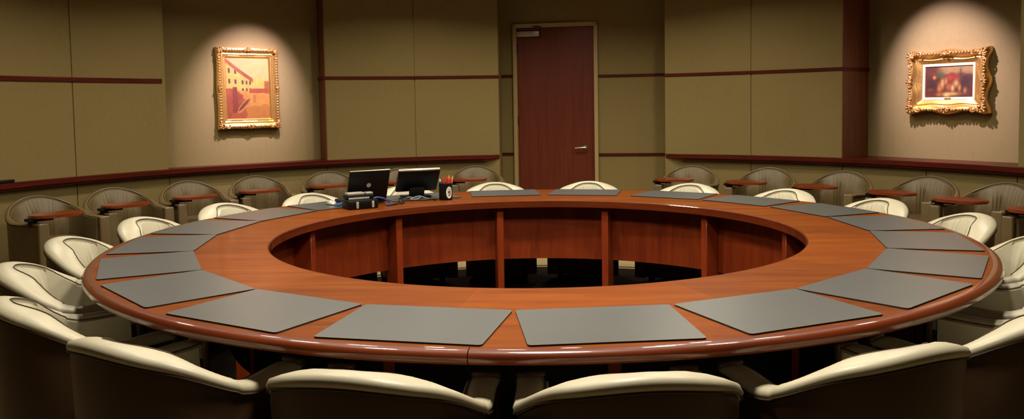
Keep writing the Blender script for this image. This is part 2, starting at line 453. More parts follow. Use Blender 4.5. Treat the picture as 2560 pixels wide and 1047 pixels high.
for i, ((a, r), lb) in enumerate(zip(MATS, MATL)):
    o = m0 if i == 0 else m0.copy()
    if i: COL.objects.link(o)
    o.location = (r*sin(rad(a)), -r*cos(rad(a)), TH+.0004); o.rotation_euler = (0, 0, rad(a))
    tag(o, lb, 'desk mat', 'desk mats around the ring table')

# ------------------------------------------------------------------ tub chairs
class Tub:
    def __init__(s, W, D, hb, ha, y0, y1, wa, wb, n=56, ex=2.6, flare=0.0, sh=.05, ep=1.0, wc=.0):
        s.W, s.D, s.hb, s.ha, s.y0, s.y1, s.wa, s.wb = W, D, hb, ha, y0, y1, wa, wb
        ys = -D/2+W*.56           # where the straight sides begin to curve
        pts = []
        for k in range(10): pts.append((-W/2-flare*0, D/2+(ys-D/2)*k/10))
        for k in range(n+1):
            t = pi*k/n; c, q = cos(t), sin(t)
            x = -W/2*math.copysign(abs(c)**(2/ex), c); y = ys-(ys+D/2)*abs(q)**(2/ex)
            pts.append((x, y))
        for k in range(1, 11): pts.append((W/2, ys+(D/2-ys)*k/10))
        # even resample
        L = [0]
        for a, b in zip(pts[:-1], pts[1:]): L.append(L[-1]+math.hypot(b[0]-a[0], b[1]-a[1]))
        pts = [(x*(1-flare*smooth01((y+.02)/(D/2+.02))), y) for x, y in pts]
        m = 216; s.P = []
        j = 0
        for k in range(m+1):
            d = L[-1]*k/m
            while j < len(L)-2 and L[j+1] < d: j += 1
            f = (d-L[j])/max(1e-9, L[j+1]-L[j])
            s.P.append((pts[j][0]+(pts[j+1][0]-pts[j][0])*f, pts[j][1]+(pts[j+1][1]-pts[j][1])*f))
        s.m = m; s.Nn = []
        for k in range(m+1):
            a, b = s.P[max(0, k-1)], s.P[min(m, k+1)]
            t = Vector((b[0]-a[0], b[1]-a[1])).normalized(); s.Nn.append(Vector((-t.y, t.x)))   # inward
        dome = lambda p: max(0, 1-(abs(p[0])/(W/2))**2)**ep if p[1] < 0 else 0
        s.h = [ha+(hb-ha-sh)*dome(p)+sh*smooth01((y0-p[1])/(y0-y1))+.008*smooth01((p[1]-.08)/.2) for p in s.P]
        wd = lambda p: smooth01((.08-p[1])/.30)
        s.w = [wa+(wb-wa)*wd(p)-wc*wd(p)*(1-smooth01((abs(p[0])-.03)/.20)) for p in s.P]
    def at(s, k, off, z):
        p, n = s.P[k], s.Nn[k]; return (p[0]+n.x*off, p[1]+n.y*off, z)
    def sweep(s, prof, k0=0, k1=None, mod=None, caps=True):
        k1 = s.m if k1 is None else k1
        bm = bmesh.new(); rows = []
        for k in range(k0, k1+1):
            rows.append([s.at(k, o, z) for o, z in prof(k)])
        V = quadgrid(bm, rows, closed_v=True)
        if caps: bm.faces.new(V[0]); bm.faces.new(V[-1][::-1])
        return bm

def pleat(k, m, amp):
    """vertical gathers in the middle of the back"""
    u = (k/m-.5)*2
    g = math.exp(-((u-.06)/.10)**2)+.55*math.exp(-((u+.16)/.06)**2)
    return amp*g*sin(u*132)

def build_chair(name, label, mats, T, zbot, legs, rimh, tablet=False, taper=.05, pl=.004, foot=None):
    rim_m, in_m, out_m, pip_m = mats
    t = thing(name, label, 'chair')
    m = T.m
    def shell(k):
        h, w = T.h[k], T.w[k]
        return [(taper, zbot), (taper*.55, zbot+.12), (taper*.2, zbot+.26), (0.0, h-rimh-.02), (.003, h-rimh), (w*.9, h-rimh), (w*.95, zbot+.02), (w*.9, zbot)]
    obj('shell', T.sweep(shell), out_m, t, angle=50)
    def rim(k):
        h, w = T.h[k], T.w[k]
        e = min(k, m-k); sc = 1 if e > 8 else math.sqrt(1-(1-(e+.7)/9.7)**2)*.6+.4
        hh = h-rimh+rimh*sc
        return [(-.006, h-rimh+.002), (-.010, h-rimh*.55), (-.003, hh-rimh*.16), (w*.22, hh-rimh*.02), (w*.5, hh+rimh*.02), (w*.78, hh-rimh*.10), (w*.98, hh-rimh*.35), (w*1.0, h-rimh-.03), (w*.5, h-rimh-.02)]
    ro = obj('rim', T.sweep(rim), rim_m, t, angle=60)
    bm = bmesh.new()
    tube(bm, [T.at(k, T.w[k]+.002, T.h[k]-rimh*.33) for k in range(1, m, 2)], .0025, 6)
    tube(bm, [T.at(k, -.007, T.h[k]-rimh+.001) for k in range(0, m+1, 2)], .0032, 6)
    obj('piping', bm, pip_m, ro)
    def arm_l(k):
        h, w = T.h[k], T.w[k]
        return [(w-.005, .40), (w-.005, h-rimh*.40), (w+.012, h-rimh*.55), (w+.022, h-.16), (w+.022, .42)]
    ka = int(m*.335)
    obj('arm_lining', T.sweep(arm_l, 4, ka), in_m, t); obj('arm_lining', T.sweep(arm_l, m-ka, m-4), in_m, t)
    def back(k):
        h, w = T.h[k], T.w[k]; e = min(k-ka, m-ka-k); b = .05*smooth01((e+1)/20)
        p = pleat(k, m, pl)
        return [(w-.006, .40), (w-.006, h-rimh*.75), (w+.012+b*.35, h-rimh*.95), (w+.020+b*.8+p*.7, h-.085), (w+.024+b+p, h-.14), (w+.03+b*1.3+p, .56), (w+.028+b+p*.5, .43)]
    obj('back_cushion', T.sweep(back, ka, m-ka), in_m, t)
    # seat cushion: follows the inside of the tub
    bm = bmesh.new(); ins = []
    for k in range(8, m-7, 4):
        q = T.at(k, T.w[k]+.018, 0); ins.append((q[0], q[1]))
    fr = T.D/2-.015
    ins = [(ins[0][0], fr)]+ins+[(ins[-1][0], fr)]
    cx, cy = 0, sum(p[1] for p in ins)/len(ins)
    def ring(sx, z): return [(cx+(x-cx)*sx, cy+(y-cy)*sx, z) for x, y in ins]
    V = quadgrid(bm, [ring(.96, .30), ring(1, .32), ring(1, .425), ring(.965, .452), ring(.85, .463), ring(.4, .468)], closed_v=True)
    bm.faces.new(V[0]); bm.faces.new(V[-1][::-1])
    obj('seat', bm, in_m, t, angle=60)
    for sx, k in ((-1, 0), (1, m)):
        px_ = T.P[k][0]; zt_ = T.h[k]-.002; wa_ = T.w[k]
        bm = bmesh.new(); box(bm, (px_-sx*(wa_/2-.001), T.D/2+.004, (zt_+zbot)/2), (wa_+.016, .03, zt_-zbot+.006), bev=.011, seg=3)
        obj('arm_front', bm, in_m if tablet else out_m, t)
    bm = bmesh.new(); box(bm, (0, T.D/2-.05, (.30+zbot)/2+.0), (T.W-2*T.wa-.005, .05, .30-zbot), bev=.006); obj('front_rail', bm, out_m, t)
    if legs == 'star':
        bm = bmesh.new(); cyl(bm, (0, 0, .07), (0, 0, .21), .032, n=20); cyl(bm, (0, 0, .13), (0, 0, zbot+.03), .05, n=20)
        obj('column', bm, M['black'], t)
        bm = bmesh.new()
        for q in range(5):
            a = 2*pi*q/5+pi/2; d = Vector((cos(a), sin(a), 0))
            tube(bm, [d*.02+Vector((0, 0, .105)), d*.15+Vector((0, 0, .095)), d*.29+Vector((0, 0, .072))], lambda i: [.028, .022, .016][i], 8)
        bs = obj('star_base', bm, M['steel'], t)
        for q in range(5):
            a = 2*pi*q/5+pi/2; d = Vector((cos(a), sin(a), 0)); s = Vector((-d.y, d.x, 0))
            bm = bmesh.new()
            for e in (-.02, .02): cyl(bm, d*.285+s*(e-.008)+Vector((0, 0, .028)), d*.285+s*(e+.008)+Vector((0, 0, .028)), .028, n=16)
            cyl(bm, d*.285+Vector((0, 0, .03)), d*.285+Vector((0, 0, .075)), .008, n=8)
            obj('caster', bm, M['black'], bs)
    else:
        for sx in (-1, 1):
            for sy in (-1, 1):
                bm = bmesh.new(); cyl(bm, (sx*(T.W/2-.11), sy*(T.D/2-.13), 0), (sx*(T.W/2-.11), sy*(T.D/2-.13), zbot+.02), .022, .03, n=12); obj('leg', bm, M['black'], t)
    if tablet:
        # writing tablet on the sitter's right arm, swung across the lap
        x0 = T.W/2-.05
        bm = bmesh.new(); zt = T.ha+.035
        cyl(bm, (x0, T.D/2-.10, T.ha-.02), (x0, T.D/2-.10, zt+.005), .03, n=14)
        box(bm, (x0-.045, T.D/2-.10, zt-.006), (.17, .085, .022), bev=.004)
        br = obj('tablet_bracket', bm, M['black'], t)
        bm = bmesh.new(); pts = []
        L_, B_ = .19, .125
        for k in range(40):
            a = 2*pi*k/40; c, q = cos(a), sin(a)
            pts.append((x0-.165+L_*math.copysign(abs(c)**.75, c), T.D/2-.09+B_*math.copysign(abs(q)**.8, q)))
        prism(bm, pts, zt+.006, zt+.028)
        es = [e for e in bm.edges if abs(e.verts[0].co.z-e.verts[1].co.z) < 1e-5]
        bmesh.ops.bevel(bm, geom=es, offset=.007, segments=2, affect='EDGES')
        obj('tablet_top', bm, M['tablet'], t)
    return t

TC = Tub(.622, .55, .777, .612, .10, -.20, .075, .115, flare=.11, ex=2.2, sh=.075, ep=.9, wc=.045)
TW = Tub(.60, .66, .785, .630, .10, -.25, .062, .022, flare=.16, ex=2.2, sh=.0, ep=.7)
chA = build_chair('tub_chair', '', (M['cream'], M['cream'], M['brown'], M['piping']), TC, .075, 'feet', .036, taper=.06, pl=.006)
CH = [(6.2, 'cream tub chair, brown back towards us, below the right one of the front mat pair'), (24.2, 'brown-backed cream tub chair at lower right, whole rim sloping down to the left'), (42.2, 'cream tub chair at lower right, cut by the frame, behind the chair with left-sloping rim'), (60, 'cream tub chair cut by the right frame edge, just below the ring tip'), (77.3, 'cream tub chair cut by the right frame edge, pale inside beside the right tip mat'), (94.8, 'cream tub chair just beyond the right tip, whole rounded rim and brown side seen'), (112.8, 'cream tub chair on the far right curve, third to the right of the door'), (130.9, 'cream tub chair on the far right curve, second to the right of the door'), (149.5, 'cream tub chair at the far side, first to the right of the door'), (169.3, 'cream tub chair in front of the right door jamb'), (187.8, 'cream tub chair in front of the left door jamb'), (205.8, 'cream tub chair behind the black monitor'), (224.5, 'cream tub chair first to the left of the laptop, behind the mouse'), (241.5, 'pleated cream tub chair second to the left of the laptop'), (258.5, 'cream tub chair third to the left of the laptop, rim above the left curve'), (275.8, 'cream tub chair fourth to the left of the laptop, inside seen beyond the left curve'), (293, 'cream tub chair fifth to the left of the laptop, at the left frame edge'), (311, 'cream tub chair cut by the left frame edge, brown side below its long rim'), (330, 'brown-backed cream tub chair at lower left, whole rim sloping down to the right'), (348.8, 'cream tub chair, brown back towards us, below the left one of the front mat pair')]
RC = 2.305
for i, (a, lb) in enumerate(CH):
    loc = (RC*sin(rad(a)), -RC*cos(rad(a)), 0)
    if i == 0:
        chA.location = loc; chA.rotation_euler = (0, 0, rad(a)); tag(chA, lb, 'chair', 'cream tub chairs around the ring table')
    else: dup(chA, loc, rad(a), lb, 'cream tub chairs around the ring table')

chB = build_chair('tablet_armchair', '', (M['taupe'], M['taupe'], M['taupe_d'], M['tpiping']), TW, .06, 'feet', .022, tablet=True, taper=.02, pl=.006)
WC = [(-68.7, 'taupe tablet-arm tub chair by the left wall, nearest the left frame edge'), (-59.2, 'taupe tablet-arm chair second along the left wall from the frame edge'),
      (-49.3, 'taupe tablet-arm chair third along the left wall, left of the canal painting'), (-39.8, 'taupe tablet-arm chair below the canal painting'),
      (-29.3, 'taupe tablet-arm chair left of the laptop, under the brown niche jamb'), (-18.3, 'taupe tablet-arm chair by the back wall, half hidden behind the laptop and monitor'),
      (-6.9, 'taupe tablet-arm chair just left of the door, behind the pen cup'), (26.2, 'taupe tablet-arm chair first to the right of the door'),
      (37.4, 'taupe tablet-arm chair second to the right of the door'), (47.9, 'taupe tablet-arm chair third to the right of the door, below the brown jamb'),
      (59.0, 'taupe tablet-arm chair below the left part of the figure painting, fourth right of the door'), (68.6, 'taupe tablet-arm chair under the right end of the figure painting, fifth right of the door'),
      (79.0, 'taupe tablet-arm chair mostly beyond the right frame edge, only its tablet end in view')]
for i, (az, lb) in enumerate(WC):
    # back against the wall; the seats are turned a little towards the front of the room
    bx, by = PC(4.10, az)
    f = rad(az*.80)                        # facing direction: (-sin f, -cos f)
    fx, fy = -sin(f), -cos(f)
    loc = (bx+fx*.33, by+fy*.33, 0); rz = math.atan2(-fx, fy)
    if i == 0:
        chB.location = loc; chB.rotation_euler = (0, 0, rz); tag(chB, lb, 'chair', 'taupe tablet chairs along the wall')
    else: dup(chB, loc, rz, lb, 'taupe tablet chairs along the wall')

# ------------------------------------------------------------------ paintings
def canvas(name, w, h, fn, parent, y, nx=64, nz=64):
    bm = bmesh.new()
    lay = bm.verts.layers.float_color.new('paint')
    V = quadgrid(bm, [[(-w/2+w*i/nx, y, -h/2+h*j/nz) for j in range(nz+1)] for i in range(nx+1)])
    for i in range(nx+1):
        for j in range(nz+1):
            c = fn(i/nx, j/nz); V[i][j][lay] = (c[0]*.58, c[1]*.47, c[2]*.27, 1)
    me_o = obj(name, bm, M['paint'], parent, smooth=False)
    return me_o
m, nt, b = newmat('oil_paint'); at = N(nt, 'ShaderNodeVertexColor', _layer_name='paint'); nt.links.new(at.outputs['Color'], b.inputs['Base Color'])
b.inputs['Roughness'].default_value = .55; M['paint'] = m

def hsh(x, y): return (math.sin(x*127.1+y*311.7)*43758.5453) % 1
def vnoise(x, y):
    xi, yi = math.floor(x), math.floor(y); fx, fy = smooth01(x-xi), smooth01(y-yi)
    return (hsh(xi, yi)*(1-fx)+hsh(xi+1, yi)*fx)*(1-fy)+(hsh(xi, yi+1)*(1-fx)+hsh(xi+1, yi+1)*fx)*fy
def mixc(a, b, t): return tuple(a[i]+(b[i]-a[i])*t for i in range(3))+(1,)
def canal(u, v):
    n = vnoise(u*14, v*14); n2 = vnoise(u*40+5, v*40)
    sky = lin(226, 196, 150); c = mixc(sky, lin(214, 178, 120), n*.6)
    roof = 1.0-.34*(u/.62)**.9 if u < .62 else .60
    quay = .50-.10*u
    if u < .62 and v < roof:
        if v > roof-.07: c = mixc(lin(140, 66, 26), lin(180, 96, 44), n)
        else:
            c = mixc(lin(222, 178, 92), lin(238, 204, 120), n)
            persp = 1-.45*u
            for wx in (.08, .22, .38, .47, .55):
                for row in (.80, .62, .46):
                    wz = .5+(row-.5)*persp+.0
                    if abs(u-wx) < .026*persp and abs(v-wz) < .04*persp: c = lin(84, 54, 20)
    if u >= .62 and v < .66:
        if u < .88 and v > .50+n*.03: c = mixc(lin(236, 206, 112), lin(220, 180, 90), n)
        elif u >= .88 and v < .62: c = mixc(lin(150, 84, 40), lin(190, 124, 64), n)
    if v < quay:
        c = mixc(lin(196, 140, 58), lin(214, 164, 84), n)          # water
        if v < .16+.1*n: c = mixc(c, lin(170, 104, 40), .6)
    if .42 < v < .50 and u > .52: c = mixc(lin(176, 84, 40), lin(150, 70, 36), n2)
    # bank and figures, lower left
    if v < .50-.55*max(0, u-.18) and u < .36+.12*n: c = mixc(lin(140, 62, 22), lin(176, 92, 38), n)
    if abs(u-.20) < .05+.05*(.5-v) and .10 < v < .52: c = mixc(lin(146, 50, 20), lin(120, 40, 18), n2)
    # moored boat
    du, dv = u-.40, v-.22; x = du*.80+dv*.6; y = -du*.6+dv*.80
    if (x/.20)**2+(y/.055)**2 < 1: c = mixc(lin(206, 150, 88), lin(184, 116, 62), n2) if (x/.16)**2+((y-.008)/.028)**2 > 1 else lin(110, 56, 26)
    if u > .6 and .26 < v < .40 and u < .68: c = mixc(c, lin(150, 92, 42), .5)
    return mixc(c, lin(150, 100, 46), .12*n2)
def figures(u, v):
    n = vnoise(u*9+3, v*9); n2 = vnoise(u*26, v*26+8); n3 = vnoise(u*60, v*60)
    G = lambda a, b, p, q: math.exp(-((u-a)/p)**2-((v-b)/q)**2)
    c = mixc(lin(74, 26, 12), lin(112, 50, 22), n)
    c = mixc(c, mixc(lin(176, 160, 124), lin(206, 164, 116), n), .9*smooth01((v-.66-.12*(n-.5))/.16)*smooth01((u-.22)/.2))
    c = mixc(c, lin(78, 96, 62), .8*G(.33, .74, .09, .13))
    # huddled shapes: (x, y, rx, ry, colour, strength)
    for a, b, p, q, k, t in ((.52, .62, .07, .10, (196, 66, 34), .95), (.62, .64, .07, .09, (168, 50, 30), .95), (.70, .62, .05, .10, (180, 76, 40), .8), (.735, .84, .022, .07, (60, 26, 18), 1),
                             (.74, .70, .05, .09, (74, 28, 18), .9), (.84, .48, .10, .20, (58, 22, 12), .95), (.16, .40, .10, .16, (52, 24, 14), .9), (.20, .64, .03, .05, (246, 176, 88), .9),
                             (.37, .44, .035, .13, (250, 206, 140), .95), (.44, .52, .03, .09, (232, 168, 100), .9), (.31, .30, .04, .12, (226, 150, 84), .9), (.50, .34, .05, .10, (214, 124, 66), .85),
                             (.58, .30, .03, .10, (255, 228, 160), .95), (.65, .44, .045, .10, (246, 196, 128), .9), (.72, .30, .025, .09, (240, 190, 120), .85), (.46, .10, .06, .055, (255, 240, 200), 1),
                             (.56, .12, .14, .05, (250, 206, 130), .8), (.83, .22, .03, .08, (226, 160, 100), .8), (.12, .26, .05, .04, (150, 70, 36), .8), (.30, .10, .06, .04, (216, 140, 80), .8)):
        c = mixc(c, lin(*k), min(1, t*G(a, b, p, q)*(.65+.7*n2)))
    return mixc(c, lin(70, 26, 12), .35*n3*n2)

def frame_mesh(W, H, wi, hi, prof, wave=0, cart=0):
    """moulded frame: outer W x H, inner wi x hi; prof = (0..1 outer->inner, depth)"""
    bm = bmesh.new(); n = 28; rows = []
    corners = [(-1, -1), (1, -1), (1, 1), (-1, 1)]
    for s in range(4):
        a, b = corners[s], corners[(s+1) % 4]
        for k in range(n):
            f = k/n; e = abs(f-.5)*2
            row = []
            for q, d in prof:
                X = W/2+(wi/2-W/2)*q; Z = H/2+(hi/2-H/2)*q
                px = (a[0]+(b[0]-a[0])*f)*X; pz = (a[1]+(b[1]-a[1])*f)*Z
                nx, nz = ((0, a[1]) if a[1] == b[1] else (a[0], 0))
                amp = wave*(1-q)*(cos(f*4*pi)*.7-.2)      # serpentine outline with centre and corner swell
                px += nx*amp; pz += nz*amp
                row.append((px, -d, pz))
            rows.append(row)
    quadgrid(bm, rows, closed_u=True)
    return bm

def ornaments(W, H, r, d, mode):
    """carved corner and centre cartouches made of scrolls and leaves"""
    bm = bmesh.new()
    def blob(x, z, rx, rz_, dd, rot=0):
        Mx = Matrix.Translation((x, -dd, z)) @ Matrix.Rotation(rot, 4, 'Y') @ Matrix.Diagonal((rx, .012, rz_, 1))
        bmesh.ops.create_uvsphere(bm, u_segments=10, v_segments=6, radius=1, matrix=Mx)
    def leaf(x, z, ang, ln, wd, dd):
        blob(x+cos(ang)*ln*.5, z+sin(ang)*ln*.5, ln*.55, wd, dd, -ang)
        blob(x+cos(ang)*ln*.9, z+sin(ang)*ln*.9, ln*.18, wd*1.15, dd+.004, -ang+.6)
    def scroll(x, z, ang, sgn, size):
        pts = []
        for q in range(22):
            t = q/21; a = ang+sgn*(t*4.6); rr = size*(1-.82*t)
            pts.append((x+cos(ang)*size*.6+cos(a+pi)*rr*.62, -d-.004*t, z+sin(ang)*size*.6+sin(a+pi)*rr*.62))
        tube(bm, pts, lambda i: .0085-.0002*i, 7)
    for sx in (-1, 1):
        for sz in (-1, 1):
            x, z = sx*(W/2-r*.55), sz*(H/2-r*.55); dg = math.atan2(sz, sx)
            for da, ln in ((0, 1.0), (.55, .85), (-.55, .85), (1.1, .7), (-1.1, .7)):
                leaf(x, z, dg+da, r*ln*.62, r*.11, d)
            blob(x, z, r*.16, r*.16, d+.01)
            scroll(x-sx*r*.25, z+sz*r*.15, pi if sx > 0 else 0, sx*sz, r*.62); scroll(x+sx*r*.15, z-sz*r*.25, -sz*pi/2, -sx*sz, r*.62)
    for x, z, dg in ((0, H/2-r*.4, pi/2), (0, -H/2+r*.4, -pi/2), (W/2-r*.4, 0, 0), (-W/2+r*.4, 0, pi)):
        for da, ln in ((0, .62), (.75, .6), (-.75, .6), (1.4, .75), (-1.4, .75)):
            leaf(x, z, dg+da, r*ln*.62, r*.10, d)
        blob(x, z, r*.14, r*.14, d+.008)
        scroll(x, z, dg+pi/2, 1, r*.5); scroll(x, z, dg-pi/2, -1, r*.5)
    if mode:   # running leaf carving along the members
        for s in (-1, 1):
            k = int(W/.03)
            for i in range(k):
                x = -W/2+.05+(W-.1)*i/(k-1)
                blob(x, s*(H/2-r*.3), .011, .017, d-.004, .5 if i % 2 else -.5)
            k = int(H/.03)
            for i in range(k):
                z = -H/2+.05+(H-.1)*i/(k-1)
                blob(s*(W/2-r*.3), z, .017, .011, d-.004, .5 if i % 2 else -.5)
    return bm

def painting(label, axis, dn, u, zc, W, H, wi, hi, fn, prof, wave, orn, liner=None, tilt=.02):
    p = PL(axis, dn-.012, u)
    t = thing('framed_painting', label, 'painting', (p[0], p[1], zc), -rad(axis)); t.rotation_euler = (-tilt, 0, -rad(axis))
    fr = obj('frame', frame_mesh(W, H, wi, hi, prof, wave), M['gold'], t, angle=35)
    obj('carving', ornaments(W, H, *orn), M['golddark'], fr)
    if liner:
        lw, lh = liner
        bm = bmesh.new(); rows = []
        quadgrid(bm, [[(sx*a/2, -y, sz*b_/2) for a, b_, y in ((wi+.01, hi+.01, .018), (wi-.004, hi-.004, .026), (lw+.004, lh+.004, .022), (lw, lh, .012))] for sx, sz in ((-1, -1), (1, -1), (1, 1), (-1, 1))], closed_u=True)
        obj('liner', bm, M['mount'], t, angle=20)
        canvas('canvas', lw+.01, lh+.01, fn, t, -.012, 200, 130)
    else:
        canvas('canvas', wi+.01, hi+.01, fn, t, -.014, 150, 210)
    return t
profA = [(0, 0), (0, .035), (.06, .050), (.25, .056), (.42, .046), (.55, .034), (.66, .036), (.74, .030), (.86, .030), (.92, .022), (1, .014), (1, .010)]
painting('gilt-framed upright painting of a canal with pale houses, spotlit on the left wall', -38.75, 4.545, .045, 1.655, .645, .835, .445, .62, canal, profA, .004, (.085, .052, 1))
profB = [(0, 0), (0, .03), (.05, .055), (.2, .075), (.36, .070), (.5, .048), (.6, .040), (.68, .044), (.78, .036), (.9, .028), (1, .022), (1, .012)]
pb = painting('ornate gilt-framed wide painting of huddled figures, spotlit on the right wall', 55.6, 4.75, .02, 1.585, .735, .57, .475, .325, figures, profB, .022, (.105, .075, 1), liner=(.435, .28))
bm = bmesh.new(); box(bm, (0, -.026, -.152), (.06, .004, .014)); obj('name_plate', bm, M['gold'], pb)

# ------------------------------------------------------------------ things on the table
# laptop, seen from behind
lp = thing('laptop', 'open black laptop seen from behind with a round pale badge on its lid', 'laptop', (-1.215, 1.335, TH+.006), rad(33))
# local +x along hinge (towards far right), +y towards the sitter (outward)
bm = bmesh.new(); box(bm, (0, .125, .013), (.305, .24, .024), bev=.005); obj('keyboard_deck', bm, M['black'], lp)
bm = bmesh.new(); lid = Matrix.Translation((0, .0, .024)) @ Matrix.Rotation(rad(22), 4, 'X')
box(bm, (0, 0, .118), (.305, .014, .236), lid, bev=.005); ld = obj('lid', bm, M['black'], lp)
bm = bmesh.new(); cyl(bm, lid @ Vector((.0, -.0065, .125)), lid @ Vector((.0, -.0085, .125)), .0165, n=28); bd = obj('badge', bm, M['silver'], ld)
bm = bmesh.new(); box(bm, (0, .001, .237), (.30, .009, .003), lid); obj('lid_edge', bm, M['silver'], ld)
# docking unit
dk = thing('docking_station', 'low black device with silver trim in front of the laptop', 'docking station', (-1.215, 1.12, TH), rad(33))
bm = bmesh.new(); box(bm, (0, 0, .032), (.215, .14, .062), bev=.008); obj('body', bm, M['blackgloss'], dk)
for x in (-.045, .068):
    bm = bmesh.new(); box(bm, (x, -.071, .030), (.018, .006, .046), bev=.003); obj('front_bar', bm, M['silver'], dk)
bm = bmesh.new(); box(bm, (.0, .03, .080), (.19, .1, .030), bev=.006); obj('upper_tray', bm, M['black'], dk)
bm = bmesh.new(); box(bm, (-.015, -.021, .072), (.15, .01, .012), bev=.002); obj('silver_strip', bm, M['silver'], dk)
bm = bmesh.new(); box(bm, (-.03, .02, .103), (.12, .07, .016), bev=.004); box(bm, (.075, .03, .1), (.05, .05, .014), bev=.004); obj('top_plate', bm, M['silver'], dk)
# mouse
ms = thing('computer_mouse', 'small silver computer mouse left of the laptop', 'mouse', (-1.462, 1.305, TH+.0055), rad(30))
bm = bmesh.new(); bmesh.ops.create_uvsphere(bm, u_segments=20, v_segments=12, radius=1, matrix=Matrix.Translation((0, 0, .006)) @ Matrix.Diagonal((.034, .055, .028, 1)))
for v in bm.verts: v.co.z = max(v.co.z, .004)
obj('body', bm, M['silver'], ms)
bm = bmesh.new(); bmesh.ops.create_uvsphere(bm, u_segments=20, v_segments=8, radius=1, matrix=Matrix.Translation((0, 0, .004)) @ Matrix.Diagonal((.036, .057, .006, 1)))
for v in bm.verts: v.co.z = max(v.co.z, 0)
obj('skirt', bm, M['black'], ms)
# cables
def cable(name, label, pts, r, mat):
    bm = bmesh.new(); P = [Vector(p) for p in pts]; out = []
    for i in range(len(P)-1):
        p0, p1, p2, p3 = P[max(0, i-1)], P[i], P[i+1], P[min(len(P)-1, i+2)]
        for k in range(6):
            t = k/6; out.append(.5*((2*p1)+(p2-p0)*t+(2*p0-5*p1+4*p2-p3)*t*t+(3*p1-p0-3*p2+p3)*t**3))
    out.append(P[-1]); tube(bm, out, r, 6)
    o = obj(name, bm, M[mat]); tag(o, label, 'cable'); return o
cable('network_cable', 'blue cable curling left of the black docking device', [(-1.40, 1.24, TH+.012), (-1.37, 1.20, TH+.02), (-1.35, 1.235, TH+.035), (-1.385, 1.265, TH+.02), (-1.42, 1.235, TH+.012), (-1.38, 1.18, TH+.012), (-1.34, 1.17, TH+.03)], .006, 'blue')
cable('network_cable', 'blue-grey cable arching right of the docking device towards the laptop corner', [(-1.15, 1.20, TH+.05), (-1.12, 1.23, TH+.062), (-1.08, 1.27, TH+.05), (-1.05, 1.31, TH+.02), (-1.03, 1.33, TH+.008), (-1.03, 1.29, TH+.007), (-1.06, 1.24, TH+.007)], .006, 'blue')
cable('power_cable', 'thin dark cable loops lying at the laptop corner', [(-1.04, 1.20, TH+.006), (-1.0, 1.26, TH+.006), (-.975, 1.33, TH+.006), (-.985, 1.38, TH+.03), (-.98, 1.43, TH+.03), (-.95, 1.38, TH+.006), (-.96, 1.30, TH+.006)], .005, 'black')
# monitor seen from behind
mo = thing('monitor', 'small black touch monitor seen from behind, leaning back on its foot', 'monitor', (-.905, 1.70, TH+.005), rad(25))
bm = bmesh.new(); box(bm, (0, .02, .008), (.21, .15, .016), bev=.006); obj('base', bm, M['black'], mo)
bm = bmesh.new(); box(bm, (0, .0, .045), (.115, .035, .075), Matrix.Rotation(rad(12), 4, 'X'), bev=.006); obj('stand', bm, M['black'], mo)
bm = bmesh.new(); tl = Matrix.Translation((0, .015, .055)) @ Matrix.Rotation(rad(35), 4, 'X')
box(bm, (0, 0, .1), (.325, .03, .20), tl, bev=.008); pn = obj('screen_housing', bm, M['blackgloss'], mo)
bm = bmesh.new(); box(bm, (0, .004, .2), (.322, .02, .008), tl, bev=.003); obj('top_edge', bm, M['silver'], pn)
cable('power_cable', 'tangle of grey and black cable at the foot of the monitor', [(-.98, 1.60, TH+.006), (-.94, 1.58, TH+.02), (-.90, 1.61, TH+.008), (-.86, 1.59, TH+.02), (-.88, 1.55, TH+.008), (-.93, 1.56, TH+.008), (-.87, 1.60, TH+.025), (-.82, 1.61, TH+.008), (-.79, 1.57, TH+.006)], .006, 'grey')
cable('power_cable', 'black cable lying right of the monitor foot', [(-.99, 1.52, TH+.006), (-.94, 1.50, TH+.006), (-.88, 1.505, TH+.006), (-.82, 1.51, TH+.006), (-.765, 1.55, TH+.006), (-.735, 1.50, TH+.006)], .005, 'black')
# pen cup
pc = thing('pen_cup', 'black round pen cup with a pale oval emblem', 'cup', (-.665, 1.565, TH), 0)
bm = bmesh.new(); lathe(bm, [(.001, .0), (.046, .0), (.05, .01), (.05, .125), (.046, .127), (.044, .12), (.044, .012), (.001, .01)], 40, closed_prof=False); obj('body', bm, M['black'], pc)
bm = bmesh.new()
def onface(a, z, r=.0508): return (r*sin(a), -r*cos(a), z)
A0 = rad(38)
rows = []
for k in range(25):
    t = 2*pi*k/24
    rows.append([onface(A0+sin(t)*q*.5, .058+cos(t)*q*.045) for q in (1, .55)])
quadgrid(bm, rows)
rows = [[onface(A0-.05+sin(2*pi*k/24)*q*.22, .06+cos(2*pi*k/24)*q*.02, .0512) for q in (1, .55)] for k in range(25)]
quadgrid(bm, rows)
obj('emblem', bm, M['white'], pc)
def pen(name, label, x, y, lean, h, r, mat, tip):
    t = thing(name, label, 'pen' if 'pen' == name[:3] and 'cil' not in name else 'pencil', (-.665+x, 1.565+y, TH+.012)); t.rotation_euler = (lean[1], lean[0], 0); t['group'] = 'pens in the black cup'
    bm = bmesh.new(); cyl(bm, (0, 0, 0), (0, 0, h), r, n=10); obj('barrel', bm, M[mat], t)
    bm = bmesh.new(); cyl(bm, (0, 0, h), (0, 0, h+.018), r*1.05, r*.8, n=10); obj('end_cap', bm, M[tip], t)
pen('pen', 'fat red marker pen standing in the black cup, foremost', .012, -.02, (.04, .05), .140, .010, 'red', 'red')
pen('pen', 'red pen leaning at the back of the black cup', .0, .015, (-.12, 0), .138, .007, 'red', 'red')
pen('pen', 'red marker at the right side of the black cup', .026, .0, (.08, .02), .134, .009, 'red', 'red')
pen('pen', 'pale blue pen leaning left in the black cup', -.026, -.008, (-.10, .03), .128, .006, 'blue', 'white')
